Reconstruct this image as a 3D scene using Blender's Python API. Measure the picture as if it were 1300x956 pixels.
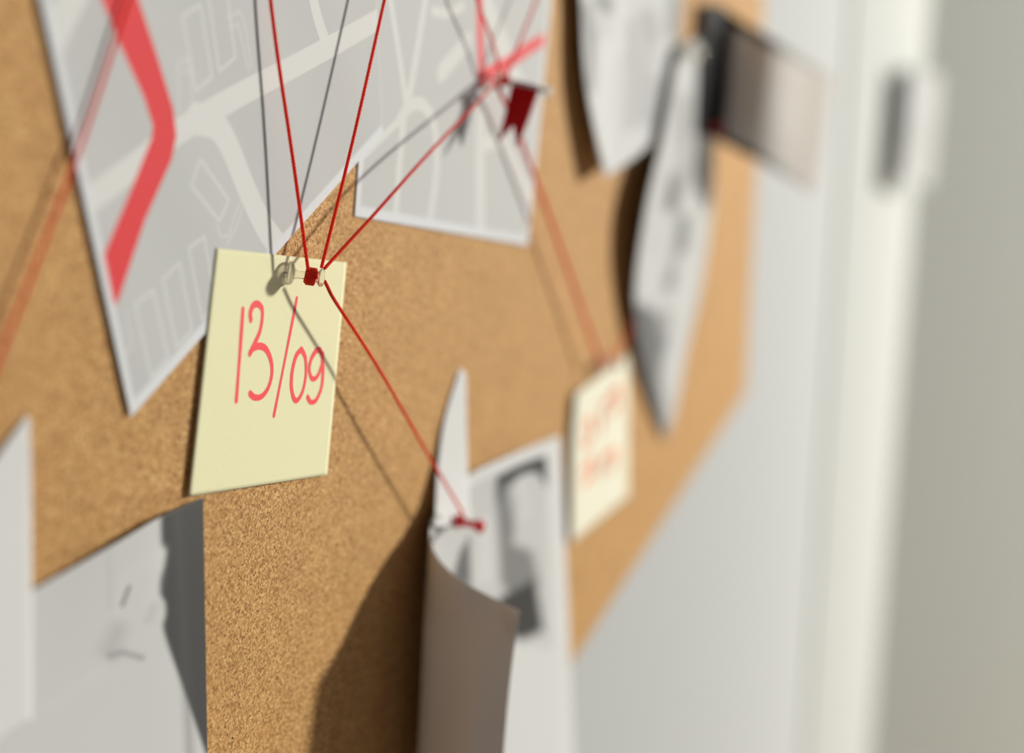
import bpy, math, random
import numpy as np
from mathutils import Vector, Matrix

random.seed(7)
rng = np.random.RandomState(11)
for o in list(bpy.data.objects):
    bpy.data.objects.remove(o)
scene = bpy.context.scene
COL = scene.collection

# ------------------------------------------------------------------ camera
# the board is the plane y = 0, x runs along it, z is up, the viewer is at y < 0
PXC, PYC, FPX = 650.0, 433.0, 1900.0
YAW, PITCH, ROLL = (math.radians(v) for v in (20.3, 18.1, 0.3))
DIST = 0.29            # camera to board
Z0 = 2.4               # height of the yellow note above the floor


def _rx(t):
    c, s = math.cos(t), math.sin(t)
    return np.array([[1, 0, 0], [0, c, -s], [0, s, c]])


def _rz(t):
    c, s = math.cos(t), math.sin(t)
    return np.array([[c, -s, 0], [s, c, 0], [0, 0, 1]])


_R = _rz(ROLL) @ _rx(PITCH)
CX_ = _R @ np.array([math.sin(YAW), 0, -math.cos(YAW)])    # along the board, seen by the camera
CU_ = _R @ np.array([0, 1.0, 0])                            # up
CN_ = np.cross(CX_, CU_)                                    # out of the board


def _b0(px, py, h):
    v = np.array([px - PXC, -(py - PYC), -FPX])
    p = v * ((h - DIST) / (v @ CN_))
    return np.array([p @ CX_, p @ CU_])


ORG = _b0(340, 465, 0.0)


def at(px, py, h=0.0):
    """point of the place h metres in front of the board, seen at a spot of the photo"""
    q = _b0(px, py, h) - ORG
    return Vector((q[0], -h, q[1] + Z0))


def seen(P):
    """photo coordinates of an (n, 3) array of points"""
    x = P[:, 0] + ORG[0]
    z = P[:, 2] - Z0 + ORG[1]
    h = -P[:, 1]
    Q = x[:, None] * CX_ + z[:, None] * CU_ + (h - DIST)[:, None] * CN_
    return PXC - FPX * Q[:, 0] / Q[:, 2], PYC + FPX * Q[:, 1] / Q[:, 2]


cam_d = bpy.data.cameras.new('camera')
cam = bpy.data.objects.new('camera', cam_d)
COL.objects.link(cam)
cam_loc = Vector((-ORG[0], -DIST, Z0 - ORG[1]))
rows = []
for k in range(3):
    rows.append((CX_[k], -CN_[k], CU_[k]))
m = Matrix(rows).transposed().to_4x4()
m.translation = cam_loc
cam.matrix_world = m
cam_d.sensor_fit = 'HORIZONTAL'
cam_d.sensor_width = 36.0
cam_d.lens = FPX / 1300 * 36.0
cam_d.shift_y = -(478 - PYC) / 1300
cam_d.clip_start = 0.01
cam_d.clip_end = 100
cam_d.dof.use_dof = True
fwd = -(m.to_3x3() @ Vector((0, 0, 1)))
cam_d.dof.focus_distance = (at(400, 355, 0.010) - cam_loc).dot(fwd)
cam_d.dof.aperture_fstop = 2.9
cam_d.dof.aperture_blades = 0
scene.camera = cam

# ------------------------------------------------------------------ light
world = bpy.data.worlds.new('world')
scene.world = world
world.use_nodes = True
bg = world.node_tree.nodes['Background']
bg.inputs[1].default_value = 1.0
_wn = world.node_tree
_tc = _wn.nodes.new('ShaderNodeTexCoord')
_nz = _wn.nodes.new('ShaderNodeTexNoise')                  # a room of light and dark patches around the board
_nz.inputs['Scale'].default_value = 1.6
_nz.inputs['Detail'].default_value = 1.0
_wn.links.new(_tc.outputs['Generated'], _nz.inputs['Vector'])
_rp = _wn.nodes.new('ShaderNodeValToRGB')
_rp.color_ramp.elements[0].position = 0.40
_rp.color_ramp.elements[0].color = (0.04, 0.04, 0.04, 1)
_rp.color_ramp.elements[1].position = 0.62
_rp.color_ramp.elements[1].color = (0.42, 0.39, 0.425, 1)
_wn.links.new(_nz.outputs['Fac'], _rp.inputs['Fac'])
_wn.links.new(_rp.outputs[0], bg.inputs[0])
LDIR = Vector((1.32, -1.0, 0.03)).normalized()
key_d = bpy.data.lights.new('key_lamp', 'POINT')
key_d.energy = 2480
key_d.color = (0.985, 0.97, 0.90)
key_d.shadow_soft_size = 0.30
key = bpy.data.objects.new('key_lamp', key_d)
COL.objects.link(key)
key.location = Vector((0, 0, Z0)) + LDIR * 7.0
vs = scene.view_settings
vs.view_transform = 'Standard'
vs.look = 'None'
vs.gamma = 1
vs.use_curve_mapping = False
vs.exposure = 0.0


# ------------------------------------------------------------------ materials
def lin(r, g, b):
    f = lambda c: (c / 255 / 12.92) if c <= 10 else ((c / 255 + 0.055) / 1.055) ** 2.4
    return (f(r), f(g), f(b), 1)


def mat(name, color, rough=0.6, spec=0.3):
    mm = bpy.data.materials.new(name)
    mm.use_nodes = True
    p = mm.node_tree.nodes['Principled BSDF']
    p.inputs['Base Color'].default_value = color
    p.inputs['Roughness'].default_value = rough
    p.inputs['Specular IOR Level'].default_value = spec
    return mm


def add(nt, kind, **kw):
    n = nt.nodes.new(kind)
    for k, v in kw.items():
        setattr(n, k, v)
    return n


def paper_mat(name, color=None, transl=0.15, grain=0.04, rough=0.65, spec=0.06):
    """paper: print colours from the sheet's own attribute, fine fibre noise, some light let through"""
    mm = bpy.data.materials.new(name)
    mm.use_nodes = True
    nt = mm.node_tree
    p = nt.nodes['Principled BSDF']
    out = nt.nodes['Material Output']
    p.inputs['Roughness'].default_value = rough
    p.inputs['Specular IOR Level'].default_value = spec
    tc = add(nt, 'ShaderNodeTexCoord')
    nz = add(nt, 'ShaderNodeTexNoise')
    nz.inputs['Scale'].default_value = 900
    nz.inputs['Detail'].default_value = 3
    nt.links.new(tc.outputs['Object'], nz.inputs['Vector'])
    mr = add(nt, 'ShaderNodeMapRange')
    mr.inputs['To Min'].default_value = 1 - grain
    mr.inputs['To Max'].default_value = 1 + grain
    nt.links.new(nz.outputs['Fac'], mr.inputs['Value'])
    mul = add(nt, 'ShaderNodeMix', data_type='RGBA', blend_type='MULTIPLY')
    mul.inputs[0].default_value = 1.0
    if color is None:
        at_ = add(nt, 'ShaderNodeAttribute', attribute_name='print')
        nt.links.new(at_.outputs['Color'], mul.inputs[6])
    else:
        mul.inputs[6].default_value = color
    cb = add(nt, 'ShaderNodeCombineColor')
    for i in range(3):
        nt.links.new(mr.outputs[0], cb.inputs[i])
    nt.links.new(cb.outputs[0], mul.inputs[7])
    nt.links.new(mul.outputs[2], p.inputs['Base Color'])
    tr = add(nt, 'ShaderNodeBsdfTranslucent')
    nt.links.new(mul.outputs[2], tr.inputs['Color'])
    mx = add(nt, 'ShaderNodeMixShader')
    mx.inputs[0].default_value = transl
    nt.links.new(p.outputs[0], mx.inputs[1])
    nt.links.new(tr.outputs[0], mx.inputs[2])
    nt.links.new(mx.outputs[0], out.inputs['Surface'])
    return mm


def cork_mat():
    mm = bpy.data.materials.new('cork')
    mm.use_nodes = True
    nt = mm.node_tree
    p = nt.nodes['Principled BSDF']
    p.inputs['Roughness'].default_value = 0.7
    p.inputs['Specular IOR Level'].default_value = 0.12
    tc = add(nt, 'ShaderNodeTexCoord')

    def noise(scale, detail, rough=0.5):
        n = add(nt, 'ShaderNodeTexNoise')
        n.inputs['Scale'].default_value = scale
        n.inputs['Detail'].default_value = detail
        n.inputs['Roughness'].default_value = rough
        nt.links.new(tc.outputs['Object'], n.inputs['Vector'])
        return n
    n1 = noise(1500, 5, 0.8)
    vor = add(nt, 'ShaderNodeTexVoronoi')
    vor.inputs['Scale'].default_value = 1150
    nt.links.new(tc.outputs['Object'], vor.inputs['Vector'])
    rgb2 = add(nt, 'ShaderNodeSeparateColor')
    nt.links.new(vor.outputs['Color'], rgb2.inputs[0])
    mixf = add(nt, 'ShaderNodeMix', data_type='FLOAT')
    mixf.inputs[0].default_value = 0.45
    nt.links.new(n1.outputs['Fac'], mixf.inputs[2])
    nt.links.new(rgb2.outputs[0], mixf.inputs[3])
    r1 = add(nt, 'ShaderNodeValToRGB')
    e = r1.color_ramp.elements
    e[0].position = 0.20
    e[0].color = lin(90, 55, 29)
    e[1].position = 0.80
    e[1].color = lin(230, 194, 135)
    k = r1.color_ramp.elements.new(0.36)
    k.color = lin(168, 121, 68)
    k = r1.color_ramp.elements.new(0.60)
    k.color = lin(199, 153, 94)
    nt.links.new(mixf.outputs[0], r1.inputs['Fac'])
    # larger patches of tone
    n2 = noise(35, 3)
    mr = add(nt, 'ShaderNodeMapRange')
    mr.inputs['To Min'].default_value = 0.90
    mr.inputs['To Max'].default_value = 1.10
    nt.links.new(n2.outputs['Fac'], mr.inputs['Value'])
    mul = add(nt, 'ShaderNodeMix', data_type='RGBA', blend_type='MULTIPLY')
    mul.inputs[0].default_value = 1
    cb = add(nt, 'ShaderNodeCombineColor')
    for i in range(3):
        nt.links.new(mr.outputs[0], cb.inputs[i])
    nt.links.new(r1.outputs[0], mul.inputs[6])
    nt.links.new(cb.outputs[0], mul.inputs[7])
    # scattered dark specks
    v2 = add(nt, 'ShaderNodeTexVoronoi')
    v2.inputs['Scale'].default_value = 330
    nt.links.new(tc.outputs['Object'], v2.inputs['Vector'])
    s2 = add(nt, 'ShaderNodeSeparateColor')
    nt.links.new(v2.outputs['Color'], s2.inputs[0])
    lt = add(nt, 'ShaderNodeMath', operation='LESS_THAN')
    nt.links.new(v2.outputs['Distance'], lt.inputs[0])
    lt.inputs[1].default_value = 0.24
    gt = add(nt, 'ShaderNodeMath', operation='GREATER_THAN')
    nt.links.new(s2.outputs[1], gt.inputs[0])
    gt.inputs[1].default_value = 0.86
    an = add(nt, 'ShaderNodeMath', operation='MULTIPLY')
    nt.links.new(lt.outputs[0], an.inputs[0])
    nt.links.new(gt.outputs[0], an.inputs[1])
    mx = add(nt, 'ShaderNodeMix', data_type='RGBA')
    nt.links.new(an.outputs[0], mx.inputs[0])
    nt.links.new(mul.outputs[2], mx.inputs[6])
    mx.inputs[7].default_value = lin(40, 22, 14)
    nt.links.new(mx.outputs[2], p.inputs['Base Color'])
    bp = add(nt, 'ShaderNodeBump')
    bp.inputs['Strength'].default_value = 0.35
    bp.inputs['Distance'].default_value = 0.0006
    nt.links.new(mixf.outputs[0], bp.inputs['Height'])
    nt.links.new(bp.outputs[0], p.inputs['Normal'])
    return mm


def wall_mat(name, color):
    mm = mat(name, color, 0.8, 0.2)
    nt = mm.node_tree
    p = nt.nodes['Principled BSDF']
    n = add(nt, 'ShaderNodeTexNoise')
    n.inputs['Scale'].default_value = 180
    n.inputs['Detail'].default_value = 4
    tc = add(nt, 'ShaderNodeTexCoord')
    nt.links.new(tc.outputs['Object'], n.inputs['Vector'])
    bp = add(nt, 'ShaderNodeBump')
    bp.inputs['Strength'].default_value = 0.08
    bp.inputs['Distance'].default_value = 0.001
    nt.links.new(n.outputs['Fac'], bp.inputs['Height'])
    nt.links.new(bp.outputs[0], p.inputs['Normal'])
    return mm


M_CORK = cork_mat()
M_MAP = paper_mat('map_paper', None, 0.10, 0.03)
M_PHOTO = paper_mat('photo_print', None, 0.14, 0.02, 0.42)
M_THIN = paper_mat('thin_photo_print', None, 0.62, 0.02, 0.42)
M_BACK = paper_mat('paper_back', (0.70, 0.69, 0.66, 1), 0.14, 0.03)
M_NOTE = paper_mat('yellow_note_paper', (0.89, 0.86, 0.55, 1), 0.12, 0.05, 0.7)
M_CREAM = paper_mat('cream_note_paper', (0.90, 0.87, 0.70, 1), 0.12, 0.03, 0.7)
M_TAPE = paper_mat('white_paper_tape', (0.80, 0.80, 0.78, 1), 0.20, 0.04, 0.7)
M_INK = mat('red_marker_ink', (0.88, 0.05, 0.06, 1), 0.6, 0.2)
M_INK2 = mat('orange_marker_ink', (0.93, 0.33, 0.16, 1), 0.6, 0.2)
M_RED = mat('red_plastic', (0.62, 0.012, 0.015, 1), 0.25, 0.5)
M_FLAG = mat('dark_red_flag', (0.42, 0.003, 0.005, 1), 0.6, 0.1)
M_STEEL = mat('steel_needle', (0.6, 0.6, 0.6, 1), 0.3, 0.5)
M_STEEL.node_tree.nodes['Principled BSDF'].inputs['Metallic'].default_value = 1
M_CLEAR = mat('clear_plastic', (0.96, 0.95, 0.90, 1), 0.03, 0.5)
_p = M_CLEAR.node_tree.nodes['Principled BSDF']
_p.inputs['Transmission Weight'].default_value = 1.0
_p.inputs['IOR'].default_value = 1.47
M_WALL = wall_mat('white_wall_paint', (0.42, 0.426, 0.42, 1))
M_TRIM = wall_mat('bright_wall_paint', (0.385, 0.39, 0.37, 1))
M_GREY = wall_mat('grey_green_wall_paint', (0.40, 0.405, 0.375, 1))
M_FLOOR = wall_mat('floor_boards', (0.45, 0.40, 0.34, 1))


def thread_mat():
    mm = mat('red_thread', (0.80, 0.02, 0.012, 1), 0.75, 0.15)
    nt = mm.node_tree
    p = nt.nodes['Principled BSDF']
    n = add(nt, 'ShaderNodeTexNoise')
    n.inputs['Scale'].default_value = 2500
    tc = add(nt, 'ShaderNodeTexCoord')
    nt.links.new(tc.outputs['Object'], n.inputs['Vector'])
    r = add(nt, 'ShaderNodeValToRGB')
    r.color_ramp.elements[0].color = (0.92, 0.012, 0.008, 1)
    r.color_ramp.elements[1].color = (1.0, 0.11, 0.05, 1)
    nt.links.new(n.outputs['Fac'], r.inputs['Fac'])
    nt.links.new(r.outputs[0], p.inputs['Base Color'])
    tr = add(nt, 'ShaderNodeBsdfTranslucent')
    nt.links.new(r.outputs[0], tr.inputs['Color'])
    mx = add(nt, 'ShaderNodeMixShader')
    mx.inputs[0].default_value = 0.55
    p.inputs['Sheen Weight'].default_value = 0.6
    p.inputs['Sheen Tint'].default_value = (1, 0.45, 0.3, 1)
    nt.links.new(p.outputs[0], mx.inputs[1])
    nt.links.new(tr.outputs[0], mx.inputs[2])
    nt.links.new(mx.outputs[0], nt.nodes['Material Output'].inputs['Surface'])
    return mm


M_THREAD = thread_mat()


# ------------------------------------------------------------------ building helpers
def link(name, me, materials, parent=None, smooth=True):
    o = bpy.data.objects.new(name, me)
    for mm in (materials if isinstance(materials, (list, tuple)) else [materials]):
        me.materials.append(mm)
    COL.objects.link(o)
    if smooth:
        me.polygons.foreach_set('use_smooth', [True] * len(me.polygons))
    if parent:
        o.parent = parent
        o.matrix_parent_inverse = Matrix.Translation(-parent.location)
    return o


def recenter(o, c):
    """put the object's own origin at c"""
    c = Vector(c)
    o.data.transform(Matrix.Translation(-c))
    o.location = c
    return o


def tag(o, label, cat=None, group=None, kind=None):
    if label:
        o['label'] = label
    if cat:
        o['category'] = cat
    if group:
        o['group'] = group
    if kind:
        o['kind'] = kind
    return o


def empty(name, loc):
    o = bpy.data.objects.new(name, None)
    o.empty_display_size = 0.01
    o.location = loc
    COL.objects.link(o)
    return o


def mesh(name, V, Fc):
    me = bpy.data.meshes.new(name)
    me.from_pydata([tuple(v) for v in V], [], Fc)
    me.update()
    return me


def box_mesh(name, lo, hi):
    x0, y0, z0 = lo
    x1, y1, z1 = hi
    V = [(x0, y0, z0), (x1, y0, z0), (x1, y1, z0), (x0, y1, z0), (x0, y0, z1), (x1, y0, z1), (x1, y1, z1), (x0, y1, z1)]
    Fc = [(0, 3, 2, 1), (4, 5, 6, 7), (0, 1, 5, 4), (1, 2, 6, 5), (2, 3, 7, 6), (3, 0, 4, 7)]
    return mesh(name, V, Fc)


def struct(name, me, mm):
    o = link(name, me, mm, None, False)
    o['kind'] = 'structure'
    return o


def sdf_poly(x, y, pts):
    """signed distance to a closed polygon, negative inside"""
    P = np.array(pts, float)
    n = len(P)
    d = np.full(x.shape, 1e18)
    inside = np.zeros(x.shape, bool)
    for i in range(n):
        a, b = P[i], P[(i + 1) % n]
        ex, ey = b - a
        wx, wy = x - a[0], y - a[1]
        t = np.clip((wx * ex + wy * ey) / (ex * ex + ey * ey + 1e-18), 0, 1)
        d = np.minimum(d, (wx - ex * t) ** 2 + (wy - ey * t) ** 2)
        c = ((a[1] <= y) & (b[1] > y)) | ((b[1] <= y) & (a[1] > y))
        if abs(ey) > 1e-12:
            inside ^= c & (x < a[0] + (y - a[1]) / ey * ex)
    d = np.sqrt(d)
    return np.where(inside, -d, d)


def sdf_line(x, y, pts):
    d = np.full(x.shape, 1e18)
    for a, b in zip(pts[:-1], pts[1:]):
        ex, ey = b[0] - a[0], b[1] - a[1]
        wx, wy = x - a[0], y - a[1]
        t = np.clip((wx * ex + wy * ey) / (ex * ex + ey * ey + 1e-18), 0, 1)
        d = np.minimum(d, (wx - ex * t) ** 2 + (wy - ey * t) ** 2)
    return np.sqrt(d)


def soft(d, s):
    t = np.clip(0.5 - d / (2 * s), 0, 1)
    return t * t * (3 - 2 * t)


def over(c, mask, color, alpha=1.0):
    return c + (np.array(color)[None, :] - c) * (mask * alpha)[:, None]


def spline(P, n):
    """Catmull-Rom through an array of points (k, d) sampled n times, ends clamped"""
    P = np.array(P, float)
    k = len(P)
    if k == 2:
        t = np.linspace(0, 1, n)[:, None]
        return P[0] * (1 - t) + P[1] * t
    E_ = np.vstack([2 * P[0] - P[1], P, 2 * P[-1] - P[-2]])
    s = np.linspace(0, k - 1, n)
    i = np.minimum(s.astype(int), k - 2)
    t = (s - i)[:, None]
    p0, p1, p2, p3 = E_[i], E_[i + 1], E_[i + 2], E_[i + 3]
    return 0.5 * (2 * p1 + (p2 - p0) * t + (2 * p0 - 5 * p1 + 4 * p2 - p3) * t ** 2 + (3 * p1 - p0 - 3 * p2 + p3) * t ** 3)


def sheet(name, ctrl, nu, nv, front, back, printer=None, thick=0.00025, parent=None):
    """a sheet of paper through a grid of control points (rows top to bottom, left to right):
    printed front, plain back, closed edge"""
    rowsv = [spline([tuple(p) for p in row], nu) for row in ctrl]
    G = np.stack(rowsv)                                     # rows, nu, 3
    S = np.stack([spline(G[:, j, :], nv) for j in range(nu)], axis=1)   # nv, nu, 3
    du = np.gradient(S, axis=1)
    dv = np.gradient(S, axis=0)
    nrm = np.cross(dv, du)
    nrm /= np.linalg.norm(nrm, axis=2)[:, :, None] + 1e-18
    Fr = S.reshape(-1, 3)
    Bk = (S - nrm * thick).reshape(-1, 3)
    V = np.vstack([Fr, Bk])
    N_ = nu * nv
    idx = np.arange(N_).reshape(nv, nu)
    q = np.stack([idx[:-1, :-1], idx[1:, :-1], idx[1:, 1:], idx[:-1, 1:]], axis=-1).reshape(-1, 4)
    qb = q[:, ::-1] + N_
    ring = np.concatenate([idx[0, :-1], idx[:-1, -1], idx[-1, :0:-1], idx[:0:-1, 0]])
    nx = np.roll(ring, -1)
    qr = np.stack([ring, nx, nx + N_, ring + N_], axis=-1)
    A = np.vstack([q, qb, qr]).astype(np.int32)
    me = bpy.data.meshes.new(name)
    me.vertices.add(len(V))
    me.vertices.foreach_set('co', V.astype(np.float32).ravel())
    me.loops.add(A.size)
    me.loops.foreach_set('vertex_index', A.ravel())
    me.polygons.add(len(A))
    me.polygons.foreach_set('loop_start', np.arange(0, A.size, 4, dtype=np.int32))
    mi = np.concatenate([np.zeros(len(q)), np.ones(len(qb) + len(qr))]).astype(np.int32)
    me.update(calc_edges=True)
    o = link(name, me, [front, back], parent)
    me.polygons.foreach_set('material_index', mi)
    if printer:
        px, py = seen(Fr)
        uu, vv = np.meshgrid(np.linspace(0, 1, nu), np.linspace(0, 1, nv))
        c = printer(Fr[:, 0] * 1000, (Fr[:, 2] - Z0) * 1000, px, py, uu.ravel(), vv.ravel())
        c = np.vstack([c, np.full((N_, 3), 0.7)])
        a = me.color_attributes.new('print', 'FLOAT_COLOR', 'POINT')
        a.data.foreach_set('color', np.hstack([c, np.ones((2 * N_, 1))]).astype(np.float32).ravel())
    me.update()
    return o


def base(o):
    """origin of a sheet at the middle of its own vertices"""
    co = np.empty(len(o.data.vertices) * 3, np.float32)
    o.data.vertices.foreach_get('co', co)
    return recenter(o, co.reshape(-1, 3).mean(axis=0))


def ribbon(name, strokes, w, lift, mm, parent):
    """marker strokes lying on a sheet: strokes are lists of 3D points"""
    V, Fc = [], []
    for pts in strokes:
        n = max(12, len(pts) * 10)
        P = spline([tuple(p) for p in pts], n)
        T = np.gradient(P, axis=0)
        T /= np.linalg.norm(T, axis=1)[:, None] + 1e-12
        S = np.cross(T, np.array([0, -1.0, 0]))
        S /= np.linalg.norm(S, axis=1)[:, None] + 1e-12
        wv = w * 0.5 * (1 + 0.10 * np.sin(np.linspace(0, 7, n)))
        cap = 6
        ring = []
        for i in range(n):
            ring.append(P[i] + S[i] * wv[i])
        for j in range(1, cap):
            a = math.pi * j / cap
            ring.append(P[-1] + S[-1] * wv[-1] * math.cos(a) + T[-1] * wv[-1] * math.sin(a))
        left = [P[i] - S[i] * wv[i] for i in range(n)]
        # strips of quads plus round end fans, given a small thickness
        b0 = len(V)
        up = np.array([0, -lift, 0])
        for i in range(n):
            V.append(P[i] + S[i] * wv[i] + up)
            V.append(P[i] - S[i] * wv[i] + up)
        for i in range(n - 1):
            k = b0 + 2 * i
            Fc.append((k, k + 1, k + 3, k + 2))
        for e, sg in ((0, -1), (n - 1, 1)):
            c = len(V)
            V.append(P[e] + up)
            for j in range(cap + 1):
                a = math.pi * j / cap
                V.append(P[e] + S[e] * wv[e] * math.cos(a) + sg * T[e] * wv[e] * math.sin(a) + up)
            for j in range(cap):
                Fc.append((c, c + 1 + j, c + 2 + j))
    return link(name, mesh(name, V, Fc), mm, parent, False)


def frame_of(axis):
    a = Vector(axis).normalized()
    u = a.cross(Vector((0, 0, 1)))
    if u.length < 1e-4:
        u = a.cross(Vector((1, 0, 0)))
    u.normalize()
    return a, u, a.cross(u)


def lathe(name, prof, p0, axis, mm, parent, seg=48):
    """solid of revolution; prof = (distance along axis, radius)"""
    a, u, w = frame_of(axis)
    p0 = Vector(p0)
    V, Fc = [], []
    for s, r in prof:
        for k in range(seg):
            t = 2 * math.pi * k / seg
            V.append(p0 + a * s + (u * math.cos(t) + w * math.sin(t)) * r)
    for i in range(len(prof) - 1):
        for k in range(seg):
            k2 = (k + 1) % seg
            Fc.append((i * seg + k, i * seg + k2, (i + 1) * seg + k2, (i + 1) * seg + k))
    Fc.append(tuple(range(seg - 1, -1, -1)))
    Fc.append(tuple((len(prof) - 1) * seg + k for k in range(seg)))
    me = mesh(name, V, Fc)
    import bmesh
    bm = bmesh.new()
    bm.from_mesh(me)
    bmesh.ops.recalc_face_normals(bm, faces=bm.faces)
    bm.to_mesh(me)
    bm.free()
    return link(name, me, mm, parent)


def tube(V, Fc, P, rad, seg=8):
    n = len(P)
    T = np.gradient(P, axis=0)
    T /= np.linalg.norm(T, axis=1)[:, None] + 1e-12
    ref = np.array([0.2, -1.0, 0.1])
    b0 = len(V)
    for i in range(n):
        s = np.cross(T[i], ref)
        s /= np.linalg.norm(s) + 1e-12
        b = np.cross(T[i], s)
        for k in range(seg):
            a = 2 * math.pi * k / seg
            V.append(P[i] + (s * math.cos(a) + b * math.sin(a)) * rad)
    for i in range(n - 1):
        for k in range(seg):
            k2 = (k + 1) % seg
            Fc.append((b0 + i * seg + k, b0 + i * seg + k2, b0 + (i + 1) * seg + k2, b0 + (i + 1) * seg + k))
    Fc.append(tuple(b0 + k for k in range(seg)))
    Fc.append(tuple(b0 + (n - 1) * seg + k for k in range(seg - 1, -1, -1)))


def string(name, path, rad, label, group=None, sway=0.0006, pitch=0.0034, parent=None):
    """a thread twisted from three plies along a path of 3D points"""
    path = [tuple(p) for p in path]
    L = sum((Vector(b) - Vector(a)).length for a, b in zip(path[:-1], path[1:]))
    n = int(min(900, max(60, L / pitch * 9)))
    C = spline(path, n)
    t = np.linspace(0, 1, n)
    C = C + (np.sin(t * 9 + rng.rand() * 6) * sway * np.sin(t * math.pi))[:, None] * np.array([0.7, 0.1, 0.7])
    T = np.gradient(C, axis=0)
    T /= np.linalg.norm(T, axis=1)[:, None] + 1e-12
    S = np.cross(T, np.array([0.2, -1.0, 0.1]))
    S /= np.linalg.norm(S, axis=1)[:, None] + 1e-12
    Bn = np.cross(T, S)
    V, Fc = [], []
    turns = L / pitch
    for k in range(3):
        ph = 2 * math.pi * (turns * t / 1.0 / 1.0 + k / 3.0)
        P = C + (S * np.cos(ph)[:, None] + Bn * np.sin(ph)[:, None]) * rad * 0.50
        tube(V, Fc, P, rad * 0.56, 7)
    o = link(name, mesh(name, V, Fc), M_THREAD, parent)
    if parent is None:
        recenter(o, C[n // 2])
        tag(o, label, 'string', group or 'red threads between the pins')
    return o


def push_pin(base_p, head_p, rb, rh, rn, mm, label, group=None, needle=0.012, name='push_pin'):
    """push pin: flange, waisted grip and cap along base -> head, steel needle into the board"""
    base_p, head_p = Vector(base_p), Vector(head_p)
    ax = head_p - base_p
    L = ax.length
    t = empty(name, base_p)
    tag(t, label, 'pin', group or 'push pins on the board')
    fl = [(0, rb * 0.6), (0.0003, rb * 0.92), (0.0009, rb), (0.0017, rb * 0.98), (0.0025, rb * 0.84), (0.0030, rb * 0.6), (0.0033, rn * 1.3)]
    lathe('flange', fl, base_p, ax, mm, t)
    gp = [(0.0031, rn * 1.35), (0.0036, rn * 1.18), (0.0045, rn), (L * 0.6, rn * 0.97), (L - 0.0026, rn * 1.05), (L - 0.0016, rn * 1.5)]
    lathe('grip', gp, base_p, ax, mm, t)
    cp = [(L - 0.0018, rn * 1.4), (L - 0.0013, rh * 0.85), (L - 0.0006, rh), (L + 0.0003, rh * 0.98), (L + 0.0009, rh * 0.80), (L + 0.0011, rh * 0.3)]
    lathe('cap', cp, base_p, ax, mm, t)
    if needle:
        lathe('needle', [(-needle, 0.0001), (-needle + 0.002, 0.0005), (0.0002, 0.0005)], base_p, ax, M_STEEL, t, 16)
    return t


# ------------------------------------------------------------------ the setting
W_BACK = 0.014                       # wall plane behind the board
PIL_H = -0.010                       # face of the bright strip of wall
pil_l = at(1056, 430, PIL_H).x
pil_r = at(1146, 430, PIL_H).x
struct('wall_back', box_mesh('wall_back', (-1.2, W_BACK, 0), (pil_r + 0.3, W_BACK + 0.15, 4.2)), M_WALL)
struct('trim_1', box_mesh('trim_1', (pil_l, -PIL_H, 0), (pil_r, W_BACK - 0.0005, 4.2)), M_TRIM)
a = math.radians(44)
dx, dy = math.cos(a) * 1.6, -math.sin(a) * 1.6
nx_, ny_ = math.sin(a) * 0.12, math.cos(a) * 0.12
fp = [(pil_r, -PIL_H), (pil_r + dx, -PIL_H + dy), (pil_r + dx + nx_, -PIL_H + dy + ny_), (pil_r + nx_, -PIL_H + ny_)]
V = [(x, y, z) for z in (0, 4.2) for x, y in fp]
struct('wall_right', mesh('wall_right', V, [(3, 2, 1, 0), (4, 5, 6, 7), (0, 1, 5, 4), (1, 2, 6, 5), (2, 3, 7, 6), (3, 0, 4, 7)]), M_GREY)
struct('floor', box_mesh('floor', (-1.2, -3.0, -0.05), (5, W_BACK, 0)), M_FLOOR)

# ------------------------------------------------------------------ cork board
bx1 = at(956, 300).x
bz0 = at(838, 667).z
me = box_mesh('cork_board', (-0.55, 0, bz0), (bx1, W_BACK - 0.0005, Z0 + 0.42))
board = link('cork_board', me, M_CORK, None, False)
recenter(board, ((bx1 - 0.55) / 2, W_BACK / 2, bz0))
tag(board, 'frameless tan cork board fixed flat on the white wall', 'board')

# ------------------------------------------------------------------ maps
GREY = (0.565, 0.570, 0.553)
ROAD = (0.720, 0.725, 0.690)
EDGE = (0.740, 0.755, 0.760)
ROUTE = (0.78, 0.070, 0.075)
ROUTE2 = (0.84, 0.130, 0.135)


def mm_(pts):
    out = []
    for p in pts:
        q = at(p[0], p[1], 0)
        out.append((q.x * 1000, (q.z - Z0) * 1000))
    return out


def smooth_mm(pts):
    return [tuple(v) for v in spline(mm_(pts), len(pts) * 6)]


def bilin(corners, k=4):
    tl, tr, br, bl = corners
    g = []
    for j in range(k):
        v = j / (k - 1)
        g.append([(tl.lerp(bl, v)).lerp(tr.lerp(br, v), i / (k - 1)) for i in range(k)])
    return g


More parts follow.
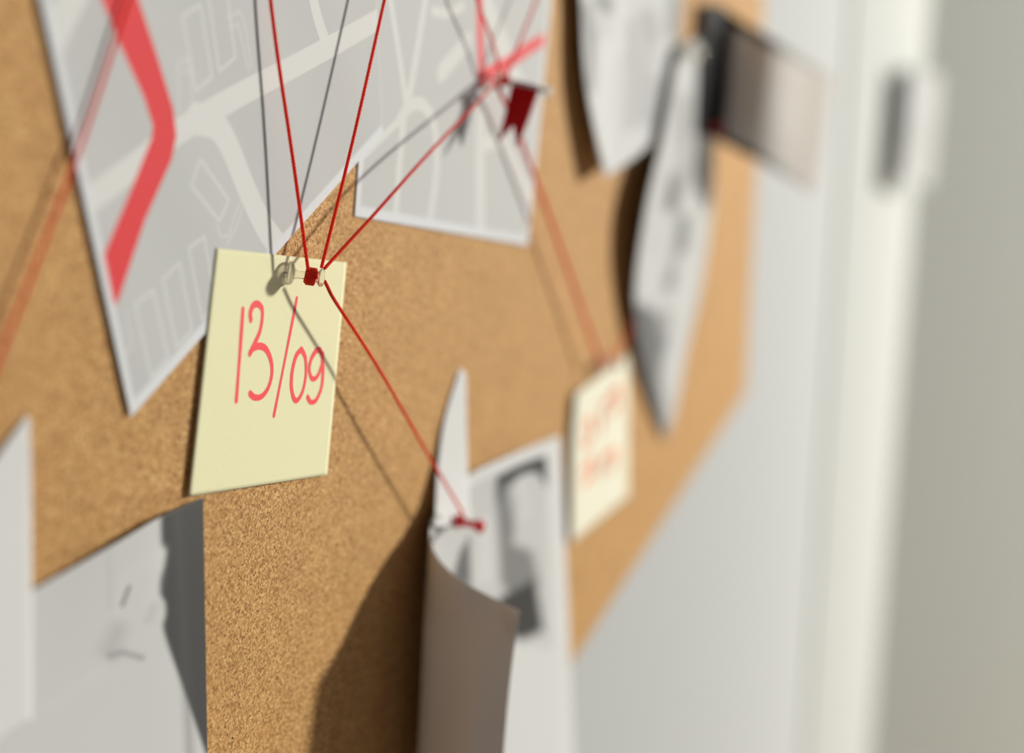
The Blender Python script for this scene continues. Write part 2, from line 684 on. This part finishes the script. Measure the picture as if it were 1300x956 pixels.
def map_left(x, z, px, py, u, v):
    c = np.tile(np.array(GREY), (len(x), 1))
    c *= (1 + 0.02 * np.sin(x * 0.09 + z * 0.05))[:, None]
    for pts, w in (([(60, 300), (112, 252), (165, 212), (215, 172), (290, 126), (370, 84), (450, 40), (540, -12)], 9.5),
                   ([(245, 150), (270, 158), (288, 186), (310, 240), (334, 290), (362, 326)], 11.5),
                   ([(392, -20), (397, 10), (405, 38), (414, 62)], 7.0),
                   ([(96, -20), (76, 20), (56, 62)], 12.0)):
        c = over(c, soft(sdf_line(x, z, smooth_mm(pts)) - w / 2, 0.35), ROAD)
    for ring in ([(228, 20), (250.6, 5.4), (265.7, 97), (245, 115)],
                 [(258, -25), (281, -40), (295, 73), (275, 90)],
                 [(251, 202), (287, 254), (275, 280), (239, 235)],
                 [(167, 386), (190, 368), (209, 453), (188, 478)],
                 [(203, 354), (224, 333), (240, 418), (220, 440)],
                 [(236, 315), (256, 300), (270, 386), (253, 405)]):
        pts = mm_(ring + ring[:1])
        c = over(c, soft(sdf_line(x, z, pts) - 0.6, 0.35), ROAD, 0.8)
    for pts in ([(286, 22), (301, 14), (306, 26), (316, 84)], [(288, 34), (299, 31), (312, 88)],
                [(224, 140), (222, 82), (234, 72), (236, 80)], [(229, 92), (238, 86), (241, 130)],
                [(272, 284), (277, 301), (287, 298), (301, 256)], [(305, 263), (296, 290), (284, 311)],
                [(155, 395), (163, 440), (150, 455)]):
        c = over(c, soft(sdf_line(x, z, mm_(pts)) - 0.5, 0.35), ROAD, 0.6)
    route = [(120, -12), (147, 55), (178, 122), (190, 160), (188, 176), (160, 245), (126, 325), (135, 385), (144, 385),
             (180, 278), (214, 202), (220, 172), (216, 138), (195, 70), (168, -12)]
    c = over(c, soft(sdf_poly(x, z, mm_(route)), 0.45), ROUTE)
    e = np.minimum(u * 1.0, (1 - v) * 0.8)
    c = over(c, soft(e - 0.018, 0.004), EDGE)
    return c


bl, br_, tl = at(165, 530, 0.0012), at(455, 205, 0.0012), at(50, 0, 0.0012)
bl_ = bl
ebr = bl + (br_ - bl) * 1.14
etl = bl + (tl - bl) * 1.40
etr = ebr + (etl - bl) + Vector((0.03, 0, 0))
grid = bilin([etl, etr, ebr, bl])
for j in range(4):                                   # the left edge lifts a little off the cork
    grid[j][0] = grid[j][0] + Vector((0, -0.0003, 0))
o = base(sheet('map_sheet', grid, 430, 430, M_MAP, M_BACK, map_left))
tag(o, 'large grey street map with a broad bent red route, left of the yellow note', 'map', 'street maps on the board')


def map_right(x, z, px, py, u, v):
    c = np.tile(np.array(GREY) * 1.04, (len(x), 1))
    for pts, w in (([(490, -25), (502, 50), (514, 132)], 5.0),
                   ([(542, -25), (530, 50), (519, 114), (511, 149), (505, 215), (499, 290)], 6.5),
                   ([(505, 152), (516, 137), (530, 131), (543, 143), (551, 170), (552, 215), (545, 270), (540, 300)], 6.5),
                   ([(425, 232), (511, 147)], 4.0),
                   ([(608, 150), (607, 190), (607, 300)], 12.0),
                   ([(606, -20), (622, 25), (640, 70), (655, 110)], 16.0),
                   ([(548, 14), (566, 17), (585, 8)], 5.0),
                   ([(558, 92), (592, 52)], 10.0),
                   ([(612, 183), (632, 180), (646, 200), (676, 270)], 8.0)):
        c = over(c, soft(sdf_line(x, z, smooth_mm(pts)) - w / 2, 0.6), ROAD)
    c = over(c, soft(sdf_line(x, z, mm_([(606, -30), (606.5, 30), (609, 100)])) - 4.2, 0.6), ROUTE2)
    band = [(602, 92), (640, 72), (668, 52), (698, 37), (698, 52), (673, 66), (643, 88), (622, 104), (607, 108)]
    c = over(c, soft(sdf_poly(x, z, mm_(band)), 0.8), ROUTE2)
    e = np.minimum(np.minimum(u, (1 - u)), (1 - v) * 0.8)
    c = over(c, soft(e - 0.022, 0.006), EDGE)
    return c


bl, br_ = at(450, 275, 0.0006), at(670, 312, 0.0016)
tr = br_ + (at(700, 0, 0.0016) - br_) * 1.25
tl = bl + (at(456, 190, 0.0006) - bl) * 6.2
o = base(sheet('map_sheet', bilin([tl, tr, br_, bl]), 300, 260, M_MAP, M_BACK, map_right))
tag(o, 'smaller grey street map with thin red lines, under the dark red flag', 'map', 'street maps on the board')

# ------------------------------------------------------------------ yellow note
nq = [at(275, 315, 0.0016), at(440, 333, 0.0012), at(415, 603, 0.0016), at(240, 630, 0.0020)]
grid = bilin(nq)
_nn = (nq[1] - nq[0]).cross(nq[3] - nq[0]).normalized()


def on_note(px, py):
    A, B_ = at(px, py, 0.0), at(px, py, 0.02)
    d = B_ - A
    return A + d * ((nq[0] - A).dot(_nn) / d.dot(_nn))


note = base(sheet('sticky_note', grid, 60, 60, M_NOTE, M_NOTE, None, 0.0003))
tag(note, 'yellow paper note reading 13/09 in red marker, held by a clear pin', 'note')


def z3(pts):
    out = []
    for x, y in pts:
        px, py = 200 + x / 4.0625, 280 + y / 4.0625
        out.append(on_note(px, py))
    return out


strokes = [z3([(440, 458), (424, 690), (406, 928)]),
           z3([(481, 512), (478, 478), (492, 440), (515, 430), (537, 452), (540, 500), (528, 570), (505, 625), (476, 686)]),
           z3([(476, 686), (495, 658), (530, 648), (562, 668), (586, 730), (588, 800), (568, 868), (535, 908), (500, 912), (477, 893)]),
           ]
ribbon('ink_digit', strokes[:1], 0.0025, 0.00005, M_INK, note)
ribbon('ink_digit', strokes[1:], 0.0027, 0.00006, M_INK, note)
ribbon('ink_slash', [z3([(718, 402), (668, 660), (600, 1005)])], 0.0021, 0.00007, M_INK, note)
ribbon('ink_digit', [z3([(741, 664), (714, 700), (694, 780), (690, 860), (703, 918), (722, 926), (748, 880), (764, 800), (762, 710), (741, 664)])],
       0.0025, 0.00008, M_INK, note)
ribbon('ink_digit', [z3([(850, 705), (838, 670), (818, 672), (792, 715), (782, 770), (796, 815), (822, 806), (845, 750), (852, 690)]),
                     z3([(850, 690), (853, 770), (845, 860), (818, 925), (790, 936), (774, 912)])], 0.0025, 0.00009, M_INK, note)

# ------------------------------------------------------------------ pins
pA = at(364, 346.5, 0.0024)
hA = at(408.5, 353, 0.0146)
push_pin(pA, hA, 0.0050, 0.0037, 0.0016, M_CLEAR,
         'clear plastic push pin holding the yellow note, wound with red thread')
# ------------------------------------------------------------------ flag pin on the right map
fA, fH = at(629, 100, 0.006), at(699, 117, 0.034)
ax = (fH - fA)
fp_ = empty('flag_pin', fA)
tag(fp_, 'clear pin with a dark red swallowtail flag, on the right map', 'pin')
lathe('flange', [(0, 0.003), (0.0003, 0.0052), (0.001, 0.0055), (0.002, 0.0045), (0.0028, 0.0022)], fA, ax, M_CLEAR, fp_)
lathe('shaft', [(-0.012, 0.0002), (-0.01, 0.0006), (0.0026, 0.0006), (0.003, 0.0013), (ax.length - 0.003, 0.0013)], fA, ax, M_STEEL, fp_, 20)
lathe('bead', [(ax.length - 0.0042 + s, r) for s, r in ((0, 0.0014), (0.0006, 0.0027), (0.0018, 0.0036), (0.0032, 0.0036), (0.0046, 0.0026), (0.0052, 0.001))],
      fA, ax, M_CLEAR, fp_)


def on_axis(px):
    """point of the flag pin's shaft seen at a column of the photo"""
    best = None
    for k in range(400):
        P = fA.lerp(fH, k / 399)
        d = abs(seen(np.array([P]))[0][0] - px)
        if best is None or d < best[0]:
            best = (d, P)
    return best[1]


f0, f1 = on_axis(651), on_axis(684)
hf0 = -f0.y
hf1 = -f1.y
# flag cloth: folded over the shaft and hanging with a swallowtail end
NU, NV = 15, 22
Vf, Ff = [], []
out0, out1 = at(632.5, 180.5, hf0), at(656, 187, hf1)
mid = at(650, 160, (hf0 + hf1) / 2)
for side in (1, -1):
    off = Vector((0.0010, 0, 0)) * side
    for j in range(NV):
        v = j / (NV - 1)
        for i in range(NU):
            u = i / (NU - 1)
            top = f0.lerp(f1, u)
            d0, d1 = out0 - f0, out1 - f1
            low = top + d0.lerp(d1, u)
            notch = 1 - abs(2 * u - 1)
            low = low.lerp(top, 0.33 * notch)
            P = top.lerp(low, v)
            w = math.sqrt(min(1, v * 6)) * (1 - 0.75 * v)
            bend = 0.0012 * math.sin(v * 3.0) * (0.4 + u)
            P = P + off * (w * 1.7 + 0.16) + Vector((bend, 0, 0))
            if j == 0:
                P = P + Vector((0, 0, 0.0017))
            Vf.append(P)
n = NU * NV
for s in range(2):
    for j in range(NV - 1):
        for i in range(NU - 1):
            k = s * n + j * NU + i
            q = (k, k + 1, k + NU + 1, k + NU)
            Ff.append(q if s == 0 else q[::-1])
for i in range(NU - 1):
    Ff.append((i, n + i, n + i + 1, i + 1))
    k = (NV - 1) * NU + i
    Ff.append((k, k + 1, n + k + 1, n + k))
for j in range(NV - 1):
    k = j * NU
    Ff.append((k, k + NU, n + k + NU, n + k))
    k = j * NU + NU - 1
    Ff.append((k, n + k, n + k + NU, k + NU))
link('flag', mesh('flag', Vf, Ff), M_FLAG, fp_)

pE = at(580.5, 661, 0.0095)
hE = at(610, 668, 0.0245)
push_pin(pE, hE, 0.0040, 0.0038, 0.0021, M_RED, 'red push pin at the top corner of the curled photo', needle=0.018)
pB = at(869, 66, 0.010)
push_pin(pB, pB + Vector((0.004, -0.014, 0)), 0.0075, 0.006, 0.003, M_CLEAR,
         'blurred clear pin at the top of the long tilted photo', needle=0.018)
pR = at(763, 462, 0.003)
push_pin(pR, pR + Vector((0.002, -0.012, 0)), 0.005, 0.0042, 0.0022, M_CLEAR,
         'blurred clear pin at the top of the cream note')
pC = at(893, 163, 0.004)
push_pin(pC, pC + Vector((0.002, -0.014, 0)), 0.007, 0.006, 0.003, M_RED,
         'blurred red pin at the lower left corner of the outstanding photo')

# ------------------------------------------------------------------ strings
R1 = 0.00076
axA = (hA - pA).normalized()
LA = (hA - pA).length


def coil(p0, axis, s0, s1, r, turns, rad, parent, name='thread_coil'):
    a_, u_, w_ = frame_of(axis)
    pts = []
    n_ = int(turns * 14)
    for k in range(n_ + 1):
        t_ = 2 * math.pi * turns * k / n_
        pts.append(Vector(p0) + a_ * (s0 + (s1 - s0) * k / n_) + (u_ * math.cos(t_) + w_ * math.sin(t_)) * r)
    return string(name, pts, rad, None, None, 0.0, 0.0034, parent)


def side(p0, axis, s, r, ang):
    a_, u_, w_ = frame_of(axis)
    return Vector(p0) + a_ * s + (u_ * math.cos(ang) + w_ * math.sin(ang)) * r


S = {}
s1 = string('red_string', [at(338, -45, 0.0045), at(343.5, 0, 0.005), at(357, 100, 0.0062), at(375, 228, 0.0085), at(392.5, 352, 0.0108)],
            R1, 'red thread rising steeply from the clear pin, leftmost of its three upper threads')
coil(pA, hA - pA, LA - 0.0066, LA - 0.0024, 0.0024, 5, R1, s1)
coil(pA, hA - pA, LA - 0.0060, LA - 0.0026, 0.0031, 4, R1 * 0.9, s1)
string('red_string', [at(499, -50, 0.012), at(488, 0, 0.012), at(448, 178, 0.0118), at(408, 340, 0.0116)], R1,
       'red thread rising from the clear pin, middle of its three upper threads')
string('red_string', [at(412, 341, 0.0125), at(521, 221, 0.0165), at(631, 103, 0.0095)], R1,
       'red thread stretched from the clear pin to the flag pin')
string('red_string', [at(412, 357, 0.0125), at(432, 392, 0.0130), at(500, 502, 0.0150), at(588, 653, 0.0170)], R1,
       'red thread stretched from the clear pin down to the red push pin')
fl = string('red_string', [at(597, -25, 0.0115), at(606, 2, 0.0115), at(622, 44, 0.0112), at(638, 103, 0.0105)], R1,
            'red thread rising leftwards from the flag pin')
coil(fA, ax, 0.0034, 0.0072, 0.0021, 4, R1, fl)
string('red_string', [at(689, -28, 0.0125), at(681, 0, 0.0125), at(664, 42, 0.0122), at(640, 105, 0.012)], R1,
       'red thread rising rightwards from the flag pin')
string('red_string', [at(631, 108, 0.010), at(650, 152, 0.010), at(690, 254, 0.0105), at(763, 464, 0.012)], R1 * 1.5,
       'red thread stretched from the flag pin down to the cream note')
string('red_string', [at(172, -18, 0.0034), at(160, 12, 0.0034), at(98, 198, 0.0034), at(0, 452, 0.0034), at(-30, 530, 0.0034)], R1 * 0.9,
       'blurred red thread crossing the bottom left edge of the large map')
string('red_string', [at(767, 461, 0.011), at(797, 425, 0.008), at(860, 260, 0.0018), at(891, 172, 0.0014)], R1 * 1.2,
       'red thread running behind the long tilted photo to the cream note')


# ------------------------------------------------------------------ photographs
def g3(v):
    return (v, v * 1.005, v * 0.98)


def photo_pale(x, z, px, py, u, v):                         # bottom left: pale figure before a dark band
    c = np.tile(np.array(g3(0.66)), (len(px), 1))
    c = over(c, soft(sdf_line(px, py, [(60, 900), (130, 850), (150, 790), (152, 760), (165, 728), (205, 700)]) - 4, 14), g3(0.72), 0.45)
    c = over(c, soft(sdf_line(px, py, [(138, 700), (140, 770)]) - 3, 8), g3(0.50), 0.4)
    c = over(c, soft(sdf_line(px, py, [(150, 800), (138, 826)]) - 10, 16), g3(0.40), 0.55)
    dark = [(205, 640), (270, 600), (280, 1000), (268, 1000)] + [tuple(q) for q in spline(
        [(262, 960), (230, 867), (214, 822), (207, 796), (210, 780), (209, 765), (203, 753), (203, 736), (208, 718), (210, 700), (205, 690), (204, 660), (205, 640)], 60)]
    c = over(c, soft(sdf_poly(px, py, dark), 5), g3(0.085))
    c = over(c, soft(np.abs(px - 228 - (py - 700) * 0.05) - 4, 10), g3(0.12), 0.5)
    c = over(c, soft(sdf_line(px, py, [(205, 698), (200, 725), (198, 745), (186, 780)]) - 3, 12), g3(0.74), 0.5)
    c = over(c, soft(sdf_line(px, py, [(164, 745), (155, 769)]) - 1.8, 2.0), g3(0.10), 0.9)
    c = over(c, soft(sdf_line(px, py, [(140, 833), (155, 828), (180, 835)]) - 2.5, 6), g3(0.20), 0.7)
    c = over(c, soft(sdf_line(px, py, [(195, 770), (188, 786)]) - 5, 8), g3(0.48), 0.5)
    return c


grid = [[at(-95, 823, 0.0020), at(40, 750, 0.0020), at(140, 694, 0.0040), at(205, 656, 0.0045), at(258, 632, 0.0012)],
        [at(-110, 990, 0.0018), at(35, 890, 0.0018), at(140, 812, 0.0026), at(208, 762, 0.0026), at(260, 745, 0.0008)],
        [at(-120, 1130, 0.0016), at(30, 1000, 0.0016), at(145, 920, 0.0016), at(212, 872, 0.0016), at(262, 867, 0.0007)],
        [at(-130, 1290, 0.0014), at(25, 1130, 0.0014), at(150, 1040, 0.0014), at(216, 990, 0.0014), at(264, 990, 0.0007)]]
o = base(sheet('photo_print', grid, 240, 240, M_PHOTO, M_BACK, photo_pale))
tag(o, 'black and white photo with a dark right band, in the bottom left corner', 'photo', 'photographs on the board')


def photo_curl(x, z, px, py, u, v):                         # lower middle: woman-like grey blurs, white border
    c = np.tile(np.array(g3(0.60)), (len(px), 1))
    c = over(c, soft(sdf_poly(px, py, [(630, 606), (694, 570), (700, 592), (707, 628), (694, 618), (681, 598), (661, 603), (645, 620), (632, 640)]), 3), g3(0.035), 1.0)
    c = over(c, soft(sdf_poly(px, py, [(628, 618), (650, 606), (662, 640), (650, 690), (676, 700), (684, 740), (650, 760), (636, 740), (634, 690)]), 6), g3(0.17), 0.85)
    c = over(c, soft(sdf_poly(px, py, [(632, 760), (680, 735), (690, 800), (660, 815), (640, 800)]), 4), g3(0.04), 1.0)
    c = over(c, soft(sdf_poly(px, py, [(584, 700), (596, 680), (598, 745), (574, 735)]), 4), g3(0.10), 0.9)
    c = over(c, soft(sdf_poly(px, py, [(645, 620), (664, 605), (672, 650), (655, 672)]), 7), g3(0.70), 0.7)
    c = over(c, soft(sdf_poly(px, py, [(610, 660), (624, 655), (626, 740), (606, 740)]), 6), g3(0.72), 0.6)
    e = np.minimum(1 - u, v * 1.0)
    c = over(c, soft(e - 0.045, 0.006), (0.74, 0.745, 0.73))
    c = over(c, soft(815 - py + (px - 660) * 0.2, 12), (0.72, 0.725, 0.71), 0.9)
    return c


# the left part of the sheet bends straight out of the board, away from the wall
grid = [[at(660, 775, 0.066), at(622, 757, 0.050), at(577, 730, 0.032), at(549, 694, 0.0165), at(552, 652, 0.0060), at(592, 606, 0.0035), at(650, 577, 0.0045), at(711, 553, 0.0015)],
        [at(653, 822, 0.066), at(613, 808, 0.050), at(572, 786, 0.032), at(545, 757, 0.0165), at(549, 712, 0.0065), at(592, 690, 0.004), at(652, 665, 0.003), at(716, 655, 0.0013)],
        [at(646, 880, 0.066), at(605, 870, 0.050), at(566, 852, 0.032), at(541, 826, 0.018), at(545, 780, 0.0105), at(592, 782, 0.004), at(655, 770, 0.002), at(721, 775, 0.0012)],
        [at(639, 960, 0.066), at(596, 955, 0.050), at(559, 942, 0.032), at(536, 922, 0.018), at(541, 890, 0.0105), at(592, 905, 0.003), at(658, 920, 0.002), at(727, 935, 0.0012)],
        [at(628, 1090, 0.066), at(586, 1085, 0.050), at(550, 1072, 0.032), at(529, 1052, 0.018), at(535, 1020, 0.0105), at(592, 1045, 0.003), at(660, 1060, 0.002), at(731, 1075, 0.0012)]]
o = base(sheet('photo_print', grid, 200, 140, M_PHOTO, M_BACK, photo_curl))
tag(o, 'photo below the red push pin, its left side curled out showing a grey back', 'photo', 'photographs on the board')


def photo_streaks(x, z, px, py, u, v):                      # upper: pale with soft grey strokes
    c = np.tile(np.array(g3(0.60)), (len(px), 1))
    for pts, w, s, val, al in (([(742, 10), (752, 60), (752, 110)], 5, 10, 0.20, 0.6), ([(800, 30), (806, 90), (800, 160)], 3, 10, 0.28, 0.5),
                               ([(822, 20), (830, 70), (820, 150)], 6, 12, 0.26, 0.5), ([(765, 0), (772, 8)], 8, 8, 0.22, 0.6),
                               ([(858, 0), (856, 40)], 8, 8, 0.30, 0.7), ([(770, 60), (766, 130), (772, 210)], 10, 10, 0.70, 0.8),
                               ([(788, 0), (786, 60)], 6, 8, 0.68, 0.7), ([(752, 180), (768, 222)], 3, 5, 0.30, 0.5),
                               ([(838, 60), (836, 90)], 6, 9, 0.68, 0.6)):
        c = over(c, soft(sdf_line(px, py, pts) - w - 1.5, s), g3(val), min(1, al * 1.35))
    return c


grid = [[at(732, -70, 0.008), at(775, -95, 0.006), at(830, -115, 0.004), at(874, -130, 0.003)],
        [at(737, 10, 0.009), at(780, 0, 0.006), at(828, -10, 0.004), at(868, -22, 0.003)],
        [at(744, 110, 0.011), at(776, 110, 0.009), at(818, 95, 0.006), at(859, 66, 0.004)],
        [at(768, 226, 0.014), at(784, 216, 0.013), at(804, 202, 0.014), at(826, 184, 0.011)]]
o = base(sheet('photo_print', grid, 110, 130, M_PHOTO, M_BACK, photo_streaks))
tag(o, 'pale curling photo with grey streaks at the top, right of the flag', 'photo', 'photographs on the board')


def photo_long(x, z, px, py, u, v):                         # right: pale with dark grey lower left
    c = np.tile(np.array(g3(0.62)), (len(px), 1))
    for pts, w, s, val, al in (([(858, 230), (852, 260)], 7, 9, 0.15, 0.7), ([(868, 280), (862, 330), (852, 362)], 5, 8, 0.16, 0.7),
                               ([(868, 130), (872, 200), (866, 232)], 8, 12, 0.36, 0.6), ([(890, 150), (888, 200)], 6, 8, 0.66, 0.6),
                               ([(848, 400), (846, 440)], 4, 7, 0.22, 0.5), ([(868, 330), (860, 420), (856, 490)], 6, 7, 0.68, 0.8),
                               ([(826, 330), (822, 370)], 6, 7, 0.68, 0.6)):
        c = over(c, soft(sdf_line(px, py, pts) - w - 2, s), g3(val), min(1, al * 1.3))
    dark = [(790, 395), (815, 385), (836, 400), (842, 440), (838, 480), (850, 580), (830, 580)]
    c = over(c, soft(sdf_poly(px, py, dark), 7), g3(0.13), 0.9)
    return c


grid = [[at(862, 60, 0.010), at(878, 52, 0.007), at(893, 46, 0.003), at(908, 40, 0.0018)],
        [at(842, 170, 0.017), at(868, 160, 0.009), at(888, 150, 0.0035), at(908, 140, 0.002)],
        [at(818, 275, 0.018), at(850, 262, 0.010), at(880, 250, 0.0055), at(906, 240, 0.004)],
        [at(806, 385, 0.011), at(835, 370, 0.008), at(868, 360, 0.006), at(893, 350, 0.005)],
        [at(822, 490, 0.006), at(838, 475, 0.005), at(860, 462, 0.005), at(872, 445, 0.005)],
        [at(846, 560, 0.004), at(850, 545, 0.004), at(856, 528, 0.004), at(861, 505, 0.004)]]
o = base(sheet('photo_print', grid, 100, 160, M_PHOTO, M_BACK, photo_long))
tag(o, 'long tilted photo with a dark lower corner, left of the board\'s right edge', 'photo', 'photographs on the board')


def photo_frame(x, z, px, py, u, v):                        # dark bordered print standing out of the board
    c = np.tile(np.array(g3(0.78)), (len(px), 1))
    c = over(c, soft(u - 0.45, 0.30), g3(0.46), 0.8)  # greyer towards the left: shading of the unlit bend painted in
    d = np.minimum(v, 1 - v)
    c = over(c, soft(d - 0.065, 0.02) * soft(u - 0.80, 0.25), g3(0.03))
    c = over(c, soft(u - 0.30, 0.05), g3(0.012))  # left band: dark print with the raised side's cast shadow painted in
    c = over(c, soft(np.hypot((u - 0.84) * 1.0, v - 0.80) - 0.07, 0.05), g3(0.78), 0.8)
    return c


grid = []
for xs, ys in (((896, 915, 938, 961, 985, 1020, 1056), (4, 8, 24, 38, 52, 74, 96)),
               ((893, 911, 932, 955, 978, 1013, 1049), (60, 68, 84, 97, 110, 130, 150)),
               ((890, 907, 927, 949, 972, 1006, 1042), (115, 122, 134, 146, 158, 178, 198)),
               ((887, 903, 922, 943, 966, 999, 1034), (168, 174, 184, 195, 206, 226, 246))):
    grid.append([at(x, y, h) for x, y, h in zip(xs, ys, (0.008, 0.0105, 0.023, 0.037, 0.051, 0.068, 0.083))])
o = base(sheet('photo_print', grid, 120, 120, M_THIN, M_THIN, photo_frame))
tag(o, 'dark bordered photo bending out from the right edge of the board', 'photo', 'photographs on the board')


def photo_wall(x, z, px, py, u, v):
    c = np.tile(np.array(g3(0.47)), (len(px), 1))
    c = over(c, soft(np.abs(v - 0.55) - 0.10, 0.15), g3(0.40), 0.5)
    c = over(c, soft(u - 0.20, 0.12), g3(0.33), 0.8)  # left edge darkened to paint in the shadow beside the sheet
    return c


wn = Vector((-math.sin(a), -math.cos(a), 0))               # out of the angled wall
grid = []
for k, (xl, yl, xr, yr) in enumerate(((1138, 84, 1194, 94), (1134, 132, 1191, 144), (1130, 180, 1186, 193), (1126, 222, 1180, 240))):
    row = []
    for i in range(4):
        u = i / 3
        row.append(at(xl + (xr - xl) * u, yl + (yr - yl) * u, 0.004 + 0.05 * u + 0.012 * math.sin(u * 3.1)))
    grid.append(row)
o = base(sheet('photo_print', grid, 60, 60, M_PHOTO, M_BACK, photo_wall))
tag(o, 'small pale print on the wall corner, right of the bright strip', 'photo', 'photographs on the board')


# ------------------------------------------------------------------ cream note with writing
grid = bilin([at(727, 503, 0.004), at(798, 450, 0.0022), at(797, 630, 0.0022), at(725, 690, 0.004)])
grid[0][0] = at(731, 500, 0.004)
cn = base(sheet('sticky_note', grid, 40, 40, M_CREAM, M_CREAM, None, 0.0003))
tag(cn, 'blurred cream note with orange writing, below the long tilted photo', 'note')


def cr(pts):
    return [at(x, y, 0.0034) for x, y in pts]


ribbon('ink_line', [cr([(740, 565), (742, 540), (750, 532), (752, 550), (744, 568)]), cr([(764, 545), (766, 515), (774, 508)]),
                    cr([(776, 505), (784, 492), (786, 510), (778, 524)])], 0.0050, 0.0006, M_INK2, cn)
ribbon('ink_line', [cr([(738, 600), (752, 584), (752, 600), (740, 615)]), cr([(762, 605), (768, 580), (782, 574), (776, 596)])],
       0.0050, 0.0006, M_INK2, cn)

# ------------------------------------------------------------------ tape strips
grid = [[at(584, 468, 0.0010), at(588, 470, 0.0012), at(592, 476, 0.0012)],
        [at(565, 530, 0.0014), at(580, 527, 0.0016), at(592, 524, 0.0018)],
        [at(556, 590, 0.0030), at(575, 580, 0.0032), at(593, 570, 0.0034)],
        [at(553, 640, 0.0066), at(573, 628, 0.0060), at(594, 615, 0.0050)],
        [at(552, 668, 0.0115), at(574, 668, 0.0085), at(598, 662, 0.0060)]]
o = base(sheet('tape_strip', grid, 30, 60, M_TAPE, M_TAPE, None, 0.0002))
tag(o, 'pointed white paper strip above the curled photo, under the red pin', 'tape', 'white paper strips holding the photos')
grid = [[at(34, 528, 0.0008), at(36, 530, 0.0009), at(38, 534, 0.0010)],
        [at(-20, 610, 0.0024), at(12, 600, 0.0026), at(39, 590, 0.0028)],
        [at(-60, 740, 0.0040), at(-8, 715, 0.0040), at(40, 690, 0.0040)],
        [at(-65, 860, 0.0042), at(-10, 830, 0.0042), at(40, 800, 0.0042)],
        [at(-70, 990, 0.0042), at(-12, 950, 0.0042), at(40, 915, 0.0042)]]
o = base(sheet('tape_strip', grid, 30, 60, M_TAPE, M_TAPE, None, 0.0002))
tag(o, 'white paper strip at the left, over the bottom left photo', 'tape', 'white paper strips holding the photos')
